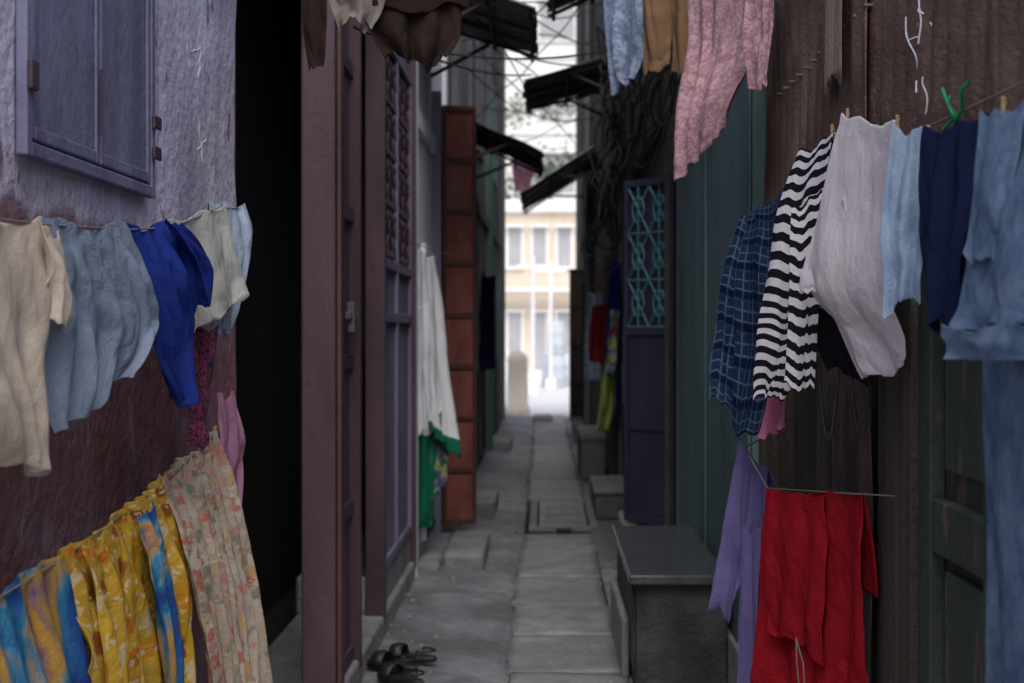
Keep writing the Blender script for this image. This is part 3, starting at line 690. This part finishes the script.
tube('clothesline', [sagline((-.84, 8.6, 2.05), (-.55, 10.6, 2.02), .02)], .003, M['rope'])

def pn(rows, **k): d = dict(rows=rows); d.update(k); return d
garment('cream_shirt', [pn([((-.95, 2.36, 1.70), (-.93, 2.80, 1.715)), ((-.92, 2.38, 1.55), (-.905, 2.78, 1.55)), ((-.90, 2.42, 1.40), (-.90, 2.76, 1.40)), ((-.91, 2.52, 1.28), (-.905, 2.76, 1.25))], folds=3, amp=.020, seed=1, flap=.30, back=-1),
                        pn([((-.90, 2.70, 1.70), (-.90, 2.83, 1.69)), ((-.88, 2.73, 1.6), (-.89, 2.86, 1.6)), ((-.88, 2.74, 1.52), (-.89, 2.85, 1.50))], folds=2, amp=.012, seed=2)], [F['cream']])
garment('grey_blue_shirt', [pn([((-.93, 2.82, 1.716), (-.93, 3.36, 1.745)), ((-.915, 2.80, 1.62), (-.89, 3.40, 1.64)), ((-.91, 2.80, 1.50), (-.87, 3.44, 1.51)), ((-.905, 2.84, 1.30), (-.885, 3.28, 1.42))], folds=5, amp=.016, seed=3, flap=.35, back=-1, nu=80, nv=60, hem=.025, fine=.0045)], [F['greyblue']])
garment('royal_blue_shirt', [pn([((-.93, 3.37, 1.745), (-.93, 3.76, 1.78)), ((-.905, 3.38, 1.64), (-.86, 3.76, 1.66)), ((-.89, 3.46, 1.47), (-.85, 3.78, 1.51)), ((-.86, 3.58, 1.34), (-.845, 3.72, 1.325))], folds=4, amp=.018, seed=4, flap=.25, back=-1, nu=60, fine=.005),
                             pn([((-.90, 3.60, 1.77), (-.90, 3.74, 1.77)), ((-.855, 3.70, 1.68), (-.86, 3.86, 1.68)), ((-.845, 3.76, 1.55), (-.85, 3.90, 1.56))], folds=2, amp=.012, seed=5)], [F['royal']])
garment('ivory_towel', [pn([((-.94, 3.80, 1.785), (-.92, 4.38, 1.875)), ((-.92, 3.86, 1.65), (-.885, 4.40, 1.73)), ((-.90, 3.95, 1.50), (-.86, 4.42, 1.60))], folds=3, amp=.011, seed=6, flap=.22, back=-1, hem=.01)], [F['ivory']])
garment('pale_blue_shirt', [pn([((-.95, 4.32, 1.88), (-.92, 4.68, 1.90)), ((-.93, 4.30, 1.72), (-.89, 4.66, 1.75)), ((-.93, 4.35, 1.50), (-.93, 4.55, 1.49))], folds=4, amp=.014, seed=7, flap=.2, back=-1)], [F['paleblue']])
garment('patterned_scarf', [pn([((-.93, 4.0, 1.52), (-.90, 4.2, 1.52)), ((-.93, 4.03, 1.35), (-.91, 4.14, 1.35)), ((-.94, 4.02, 1.2), (-.92, 4.14, 1.2))], folds=2, amp=.014, seed=8)], [F['darkprint']])
garment('rose_scarf', [pn([((-.93, 4.30, 1.33), (-.90, 4.40, 1.33)), ((-.92, 4.30, 1.2), (-.88, 4.44, 1.2)), ((-.93, 4.30, 1.06), (-.875, 4.46, 1.12)), ((-.92, 4.38, 1.0), (-.89, 4.44, 1.0))], folds=2, amp=.014, seed=9)], [F['pink']])
garment('tie_dye_scarf', [pn([((-.95, 2.30, 1.05), (-.93, 2.94, 1.085)), ((-.90, 2.30, .85), (-.89, 2.98, .85)), ((-.86, 2.3, .6), (-.86, 3.04, .60)), ((-.84, 2.3, .38), (-.85, 3.1, .38))], folds=6, amp=.022, seed=11, flap=.25, back=-1, nu=80, nv=50)], [F['dye']])
garment('yellow_printed_skirt', [pn([((-.93, 2.92, 1.085), (-.93, 3.70, 1.155)), ((-.89, 2.92, .92), (-.88, 3.72, .95)), ((-.86, 2.95, .65), (-.85, 3.74, .65)), ((-.85, 2.98, .35), (-.83, 3.76, .35))], folds=9, amp=.020, seed=12, flap=.25, back=-1, nu=120, nv=56, top=.5)], [F['yellow']])
garment('tie_dye_scarf', [pn([((-.885, 3.30, 1.10), (-.885, 3.44, 1.12)), ((-.84, 3.3, .9), (-.84, 3.45, .9)), ((-.815, 3.34, .5), (-.81, 3.50, .5))], folds=2, amp=.014, seed=13)], [F['dye']])
garment('orange_scarf', [pn([((-.90, 2.96, 1.08), (-.895, 3.10, 1.09)), ((-.86, 2.98, .9), (-.86, 3.14, .9)), ((-.83, 3.02, .5), (-.83, 3.2, .5))], folds=2, amp=.014, seed=15)], [F['yellow']])
garment('floral_skirt', [pn([((-.93, 3.66, 1.15), (-.93, 4.32, 1.24)), ((-.88, 3.68, 1.0), (-.875, 4.34, 1.03)), ((-.84, 3.72, .75), (-.82, 4.34, .75)), ((-.80, 3.75, .42), (-.765, 4.34, .42))], folds=9, amp=.018, seed=14, flap=.25, back=-1, nu=120, nv=56, top=.5)], [F['floral']])

garment('plaid_shirt', [pn([((.626, 4.7, 1.87), (.70, 4.4, 1.93)), ((.595, 4.7, 1.72), (.70, 4.35, 1.71)), ((.586, 4.7, 1.475), (.69, 4.36, 1.477)), ((.57, 4.7, 1.183), (.640, 4.4, 1.232))], folds=3, amp=.016, seed=21, flap=.12),
                        pn([((.614, 4.8, 1.868), (.66, 4.72, 1.868)), ((.557, 4.8, 1.68), (.63, 4.72, 1.68)), ((.532, 4.82, 1.475), (.61, 4.72, 1.475)), ((.516, 4.8, 1.28), (.600, 4.72, 1.265))], folds=1, amp=.014, seed=22)], [F['plaid']])
garment('striped_shirt', [pn([((.664, 4.0, 1.983), (.715, 3.8, 2.003)), ((.611, 4.0, 1.82), (.69, 3.8, 1.854)), ((.577, 4.0, 1.61), (.675, 3.8, 1.605)), ((.556, 4.0, 1.466), (.655, 3.82, 1.455)), ((.543, 4.0, 1.316), (.60, 3.9, 1.33))], folds=2, amp=.009, seed=23, flap=.12, nu=50, fine=.0015),
                          pn([((.61, 3.79, 1.82), (.675, 3.74, 1.85)), ((.600, 3.78, 1.605), (.67, 3.72, 1.605)), ((.586, 3.78, 1.37), (.65, 3.72, 1.36))], folds=1, amp=.009, seed=24, fine=.0015)], [F['stripe']])
garment('pink_vest', [pn([((.592, 4.12, 1.49), (.651, 4.05, 1.49)), ((.585, 4.10, 1.35), (.640, 4.03, 1.35)), ((.570, 4.08, 1.22), (.625, 4.02, 1.24))], folds=2, amp=.012, seed=25)], [F['hotpink']])
garment('white_tshirt', [pn([((.692, 3.6, 2.019), (.728, 3.2, 1.945)), ((.654, 3.6, 1.859), (.72, 3.2, 1.777)), ((.605, 3.6, 1.62), (.711, 3.2, 1.60)), ((.66, 3.56, 1.52), (.745, 3.2, 1.475)), ((.70, 3.45, 1.385), (.750, 3.22, 1.425))], folds=1.5, amp=.009, seed=26, flap=.15, hem=.008, nu=60, nv=60, fine=.0022),
                         pn([((.645, 3.6, 1.80), (.67, 3.45, 1.80)), ((.598, 3.62, 1.64), (.68, 3.42, 1.62)), ((.592, 3.62, 1.60), (.69, 3.42, 1.555))], folds=1, amp=.008, seed=27, fine=.002)], [F['white']])
cam_ = garment('body', [pn([((.655, 3.75, 1.56), (.79, 3.62, 1.56)), ((.665, 3.75, 1.47), (.785, 3.62, 1.47)), ((.69, 3.75, 1.39), (.77, 3.62, 1.38))], folds=3, amp=.010, seed=28)], [F['black']])
strp = [[(.665+.055*t/20, 3.74, 1.44-.20*math.sin(math.pi*t/20)) for t in range(21)],
        [(.735+.055*t/20, 3.70, 1.42-.17*math.sin(math.pi*t/20)) for t in range(21)]]
group('black_camisole', [cam_, tube('straps', strp, .004, M['cable'])])
garment('sky_blue_shirt', [pn([((.685, 3.03, 1.913), (.747, 2.98, 1.907)), ((.663, 3.03, 1.72), (.738, 2.97, 1.72)), ((.667, 3.02, 1.53), (.728, 2.98, 1.57))], folds=2, amp=.013, seed=29, flap=.2)], [F['skydenim']])
garment('navy_trousers', [pn([((.715, 2.92, 1.895), (.775, 2.68, 1.885)), ((.70, 2.92, 1.70), (.75, 2.70, 1.69)), ((.71, 2.9, 1.51), (.735, 2.76, 1.50))], folds=3, amp=.016, seed=30, flap=.3)], [F['navy']])
garment('denim_jacket', [pn([((.746, 2.52, 1.87), (.77, 2.05, 1.85)), ((.70, 2.52, 1.733), (.755, 2.10, 1.71)), ((.672, 2.52, 1.585), (.745, 2.10, 1.575)), ((.660, 2.52, 1.50), (.74, 2.10, 1.505))], folds=2, amp=.010, seed=31, flap=.25, fine=.002),
                         pn([((.650, 2.53, 1.515), (.730, 2.09, 1.52)), ((.650, 2.53, 1.485), (.730, 2.09, 1.49)), ((.653, 2.53, 1.455), (.732, 2.09, 1.46))], folds=2, amp=.007, seed=31, hem=0, nv=8, fine=.001),
                         pn([((.705, 2.50, 1.86), (.735, 2.36, 1.86)), ((.685, 2.50, 1.74), (.715, 2.36, 1.74)), ((.67, 2.50, 1.62), (.705, 2.36, 1.62))], folds=1, amp=.008, seed=32, fine=.0015)], [F['denim']])
garment('blue_jeans', [pn([((.745, 2.62, 1.52), (.775, 2.25, 1.52)), ((.740, 2.62, 1.2), (.770, 2.27, 1.2)), ((.735, 2.60, .9), (.765, 2.29, .9)), ((.735, 2.59, .62), (.765, 2.30, .62))], folds=1, amp=.014, seed=33, fine=.002)], [F['denim']])
garment('violet_trousers', [pn([((.614, 4.85, 1.16), (.685, 4.7, 1.08)), ((.557, 4.85, .845), (.670, 4.7, .86)), ((.515, 4.85, .63), (.65, 4.72, .65))], folds=2, amp=.016, seed=34, flap=.1, hem=.05),
                            pn([((.61, 4.74, .9), (.66, 4.68, .9)), ((.60, 4.74, .6), (.65, 4.68, .6)), ((.595, 4.74, .36), (.64, 4.68, .36))], folds=1, amp=.012, seed=35)], [F['violet']])
garment('red_trousers', [pn([((.606, 4.2, 1.076), (.768, 3.7, 1.117)), ((.590, 4.2, .85), (.775, 3.7, .90)), ((.575, 4.2, .55), (.78, 3.7, .62)), ((.57, 4.2, .28), (.78, 3.72, .32))], folds=3, amp=.016, seed=36, flap=.25, nu=74, nv=64, fine=.005),
                         pn([((.60, 4.1, 1.085), (.70, 3.86, 1.09)), ((.585, 4.1, .9), (.70, 3.84, .9)), ((.59, 4.1, .70), (.69, 3.86, .67))], folds=2, amp=.010, seed=37, fine=.004)], [F['red']])
tube('drawstring', [[(.640, 3.9, .72), (.642, 3.9, .66), (.648, 3.9, .60), (.64, 3.89, .5)], [(.640, 3.9, .72), (.655, 3.88, .66), (.660, 3.88, .58)]], .002, M['rope'])

garment('dark_brown_shawl', [pn([((-.60, 4.95, 2.76), (-.28, 5.05, 2.78)), ((-.60, 4.95, 2.55), (-.27, 5.05, 2.5)), ((-.52, 4.97, 2.38), (-.33, 5.03, 2.36))], folds=3, amp=.025, seed=41, flap=.2, nu=50, hem=.04)], [F['darkbrown']])
garment('grey_blouse', [pn([((-.74, 4.9, 2.75), (-.50, 4.95, 2.76)), ((-.70, 4.9, 2.6), (-.52, 4.95, 2.58)), ((-.66, 4.9, 2.5), (-.56, 4.95, 2.49))], folds=2, amp=.02, seed=42, flap=.1, hem=.03)], [F['grey']])
garment('dark_cloth_strip', [pn([((-.78, 4.86, 2.72), (-.70, 4.88, 2.72)), ((-.775, 4.86, 2.5), (-.70, 4.88, 2.5)), ((-.75, 4.86, 2.34), (-.71, 4.88, 2.36))], folds=1, amp=.015, seed=43)], [F['darkbrown']])
garment('blue_white_shirt', [pn([((.29, 7.9, 3.35), (.50, 7.6, 3.33)), ((.30, 7.9, 3.0), (.49, 7.6, 3.0)), ((.33, 7.9, 2.75), (.44, 7.7, 2.80))], folds=2, amp=.02, seed=44, flap=.1, hem=.03)], [F['bluewhite']])
garment('tan_trousers', [pn([((.43, 7.0, 3.25), (.56, 6.9, 3.25)), ((.43, 7.0, 2.95), (.56, 6.9, 2.95)), ((.44, 7.0, 2.70), (.55, 6.9, 2.70))], folds=1, amp=.02, seed=45, flap=.1),
                         pn([((.56, 6.9, 3.25), (.69, 6.8, 3.25)), ((.555, 6.9, 2.95), (.69, 6.8, 2.95)), ((.56, 6.9, 2.66), (.68, 6.8, 2.65))], folds=1, amp=.02, seed=46, flap=.1)], [F['tan']])
garment('pink_printed_shawl', [pn([((.53, 5.6, 2.80), (.745, 5.3, 2.80)), ((.52, 5.6, 2.55), (.73, 5.3, 2.55)), ((.47, 5.6, 2.3), (.66, 5.3, 2.36)), ((.46, 5.6, 2.06), (.62, 5.35, 2.20))], folds=4, amp=.018, seed=47, flap=.2, nu=64, nv=50)], [F['pinkprint']])
garment('rose_shawl', [pn([((.68, 5.2, 2.85), (.77, 5.1, 2.85)), ((.68, 5.2, 2.55), (.76, 5.1, 2.55)), ((.69, 5.2, 2.30), (.73, 5.1, 2.32))], folds=2, amp=.015, seed=48)], [F['pinkprint']])
tube('clothesline', [sagline((.3, 5.75, 2.80), (.82, 5.0, 2.83), .005)], .003, M['cable'])

garment('white_shirt', [pn([((-.84, 9.2, 1.62), (-.72, 9.5, 1.70)), ((-.83, 9.2, 1.3), (-.70, 9.5, 1.3)), ((-.83, 9.2, .85), (-.69, 9.5, .88))], folds=3, amp=.02, seed=51)], [F['white2']])
garment('white_dress', [pn([((-.79, 9.4, 2.02), (-.70, 9.8, 1.98)), ((-.78, 9.4, 1.6), (-.64, 9.8, 1.6)), ((-.76, 9.4, 1.2), (-.60, 9.8, 1.2)), ((-.70, 9.4, .88), (-.545, 9.7, .72))], folds=4, amp=.022, seed=52, nu=60, border=(.1, 1))], [F['white2'], F['green']])
garment('green_sari', [pn([((-.78, 9.3, .95), (-.66, 9.6, .95)), ((-.80, 9.3, .6), (-.66, 9.6, .6)), ((-.78, 9.3, .30), (-.70, 9.6, .27))], folds=3, amp=.02, seed=53),
                       pn([((-.70, 9.5, 1.0), (-.63, 9.7, 1.0)), ((-.71, 9.5, .7), (-.62, 9.7, .7)), ((-.70, 9.5, .45), (-.64, 9.7, .5))], folds=2, amp=.02, seed=54, mi=1)], [F['green'], F['sari']])
garment('blue_sari', [pn([((.60, 13.6, 2.15), (.69, 13.9, 2.15)), ((.56, 13.6, 1.6), (.69, 13.9, 1.6)), ((.55, 13.6, 1.1), (.68, 13.9, 1.1)), ((.54, 13.6, .75), (.66, 13.9, .7))], folds=3, amp=.03, seed=55)], [F['royal']], 0)
garment('lime_sari', [pn([((.54, 13.2, 1.3), (.64, 13.4, 1.45)), ((.50, 13.2, 1.0), (.62, 13.4, 1.0)), ((.47, 13.2, .65), (.59, 13.4, .62))], folds=3, amp=.03, seed=56, mi=0),
                      pn([((.58, 13.15, 1.7), (.66, 13.3, 1.7)), ((.56, 13.15, 1.4), (.65, 13.3, 1.4)), ((.56, 13.15, 1.15), (.62, 13.3, 1.1))], folds=3, amp=.03, seed=57, mi=1)], [F['lime'], F['sari']], 0)
garment('crimson_shawl', [pn([((.46, 14.6, 1.75), (.60, 14.7, 1.8)), ((.42, 14.6, 1.45), (.60, 14.7, 1.45)), ((.46, 14.6, 1.2), (.58, 14.7, 1.2))], folds=3, amp=.03, seed=58)], [F['crimson']], 0)
garment('printed_cloth', [pn([((.44, 15.5, 1.9), (.60, 15.7, 1.9)), ((.40, 15.5, 1.4), (.60, 15.7, 1.4)), ((.42, 15.5, 1.0), (.58, 15.7, 1.0))], folds=3, amp=.03, seed=59)], [F['bluewhite']], 0)
garment('striped_towel', [pn([((.62, 11.6, 1.9), (.70, 11.8, 1.9)), ((.60, 11.6, 1.4), (.70, 11.8, 1.4)), ((.61, 11.6, .95), (.69, 11.8, .95))], folds=2, amp=.02, seed=62)], [F['grey']], 0)
garment('dark_skirt', [pn([((-.66, 16, 2.1), (-.52, 16.3, 2.1)), ((-.67, 16, 1.6), (-.52, 16.3, 1.6)), ((-.66, 16, 1.1), (-.54, 16.3, 1.1))], folds=3, amp=.03, seed=60)], [F['navy']], 0)
garment('red_cloth', [pn([((-.5, 24, 4.4), (-.2, 24.2, 4.4)), ((-.5, 24, 4.0), (-.2, 24.2, 4.0)), ((-.45, 24, 3.7), (-.22, 24.2, 3.7))], folds=3, amp=.04, seed=61)], [F['pink']], 0)
tube('clothesline', [sagline((-.70, 23.9, 4.45), (.56, 24.3, 4.45), .05)], .004, M['cable'])
tube('clothesline', [sagline((.72, 11.4, 2.2), (.45, 16, 1.95), .04)], .004, M['rope'])

def pin(x, y, z, mat, rz=0, s=.6):
    o = boxes('legs', [(-.006, .006, -.006, -.001, -.03, .03), (-.006, .006, .001, .006, -.03, .03)], mat, .001)
    o.data.transform(Matrix.Scale(s, 4))
    t = tube('spring', [[(.008*s, .006*s*math.cos(a), .005+.006*s*math.sin(a)) for a in [k*.6 for k in range(12)]]], .0012, M['tin'])
    return group('clothespin', [o, t], (x, y, z), rz)
for (x_, y_, z_) in ((.715, 3.82, 2.00), (.70, 3.55, 2.00), (.735, 3.2, 1.935), (.745, 2.5, 1.865)):
    pin(x_, y_, z_, M['pinwood'], random.uniform(-.5, .5))
tube('green_twine', [[(.775, 2.94, 1.95), (.76, 2.90, 1.93), (.77, 2.87, 1.90), (.755, 2.86, 1.87), (.77, 2.84, 1.91), (.76, 2.81, 1.94), (.77, 2.79, 1.955)],
                     [(.75, 2.9, 1.96), (.755, 2.87, 1.92), (.76, 2.85, 1.90), (.75, 2.89, 1.88)], [(.765, 2.88, 1.90), (.75, 2.86, 1.925), (.755, 2.84, 1.90), (.77, 2.86, 1.885), (.765, 2.88, 1.90)]], .004, M['greenplastic'])

def sandal(x, y, z, rz):
    out = []; n = 28
    for i in range(n):
        a = 2*math.pi*i/n; w_ = .045*(1+.18*math.sin(a)); out.append((w_*math.cos(a), .13*math.sin(a)))
    V = []; Fc = []
    for zz, k in ((0, .95), (.008, 1.0), (.02, 1.0), (.025, .94)):
        for px, py in out: V.append((px*k, py*k, zz))
    for j in range(3):
        for i in range(n):
            a = j*n+i; b = j*n+(i+1) % n; Fc.append((a, b, b+n, a+n))
    Fc.append(tuple(range(n-1, -1, -1))); Fc.append(tuple(range(3*n, 4*n)))
    sole = mesh_obj('sole', V, Fc, M['leather'], True)
    V = []; Fc = []
    for yy, hh in ((.02, .05), (.05, .055), (.08, .045)):
        for i in range(13):
            a = math.pi*i/12; V.append((.05*math.cos(a), yy, .018+hh*math.sin(a)))
    for j in range(2):
        for i in range(12):
            a = j*13+i; Fc.append((a, a+1, a+14, a+13))
    st_ = mesh_obj('strap', V, Fc, M['leather'], True); sd = st_.modifiers.new('s', 'SOLIDIFY'); sd.thickness = .004
    hs = tube('heel_strap', [(.045*math.cos(math.pi*i/12), -.05-.07*math.sin(math.pi*i/12), .05) for i in range(13)], .005, M['leather'])
    hp = tube('strap_posts', [[(.045, -.05, .02), (.045, -.05, .052)], [(-.045, -.05, .02), (-.045, -.05, .052)]], .005, M['leather'])
    group('sandal', [sole, st_, hs, hp], (x, y, z), rz)
sandal(-.66, 6.55, .05, 1.1); sandal(-.60, 6.72, .05, 1.3); sandal(-.60, 6.32, .045, .9)

# ================================================================== LIGHT + CAMERA
# bright haze: a broad soft sun high behind the camera, in line with the alley
EL, AZ = 54, 4
el, az = math.radians(EL), math.radians(AZ)
sdir = Vector((math.cos(el)*math.sin(az), -math.cos(el)*math.cos(az), math.sin(el)))
sl_ = bpy.data.lights.new('sun', 'SUN'); sl_.energy = 1.5; sl_.angle = math.radians(46); sl_.color = (1, .985, .96)
so = bpy.data.objects.new('sun', sl_); link(so); so.rotation_euler = sdir.to_track_quat('Z', 'Y').to_euler(); so.location = sdir*40
wd = bpy.data.worlds.new('World'); S.world = wd; wd.use_nodes = True
nt = wd.node_tree; bg = nt.nodes['Background']; sk = nt.nodes.new('ShaderNodeTexSky'); sk.sky_type = 'NISHITA'; sk.sun_disc = False
sk.sun_elevation = el; sk.sun_rotation = math.radians(180-AZ); sk.dust_density = 6.0; sk.air_density = 1.2; sk.ozone_density = 3.5
nt.links.new(sk.outputs[0], bg.inputs[0]); bg.inputs[1].default_value = .15
cd = bpy.data.cameras.new('camera'); cam = bpy.data.objects.new('camera', cd); link(cam)
cd.sensor_width = 23.5; cd.lens = 35; cd.clip_end = 600; cd.clip_start = .05
cam.location = (0, 0, 1.5); cam.rotation_euler = (math.radians(90-.357), 0, math.radians(1.24))
cd.dof.use_dof = True; cd.dof.focus_distance = 3.9; cd.dof.aperture_fstop = 2.6
S.camera = cam
S.view_settings.view_transform = 'Standard'; S.view_settings.look = 'None'; S.view_settings.exposure = 0
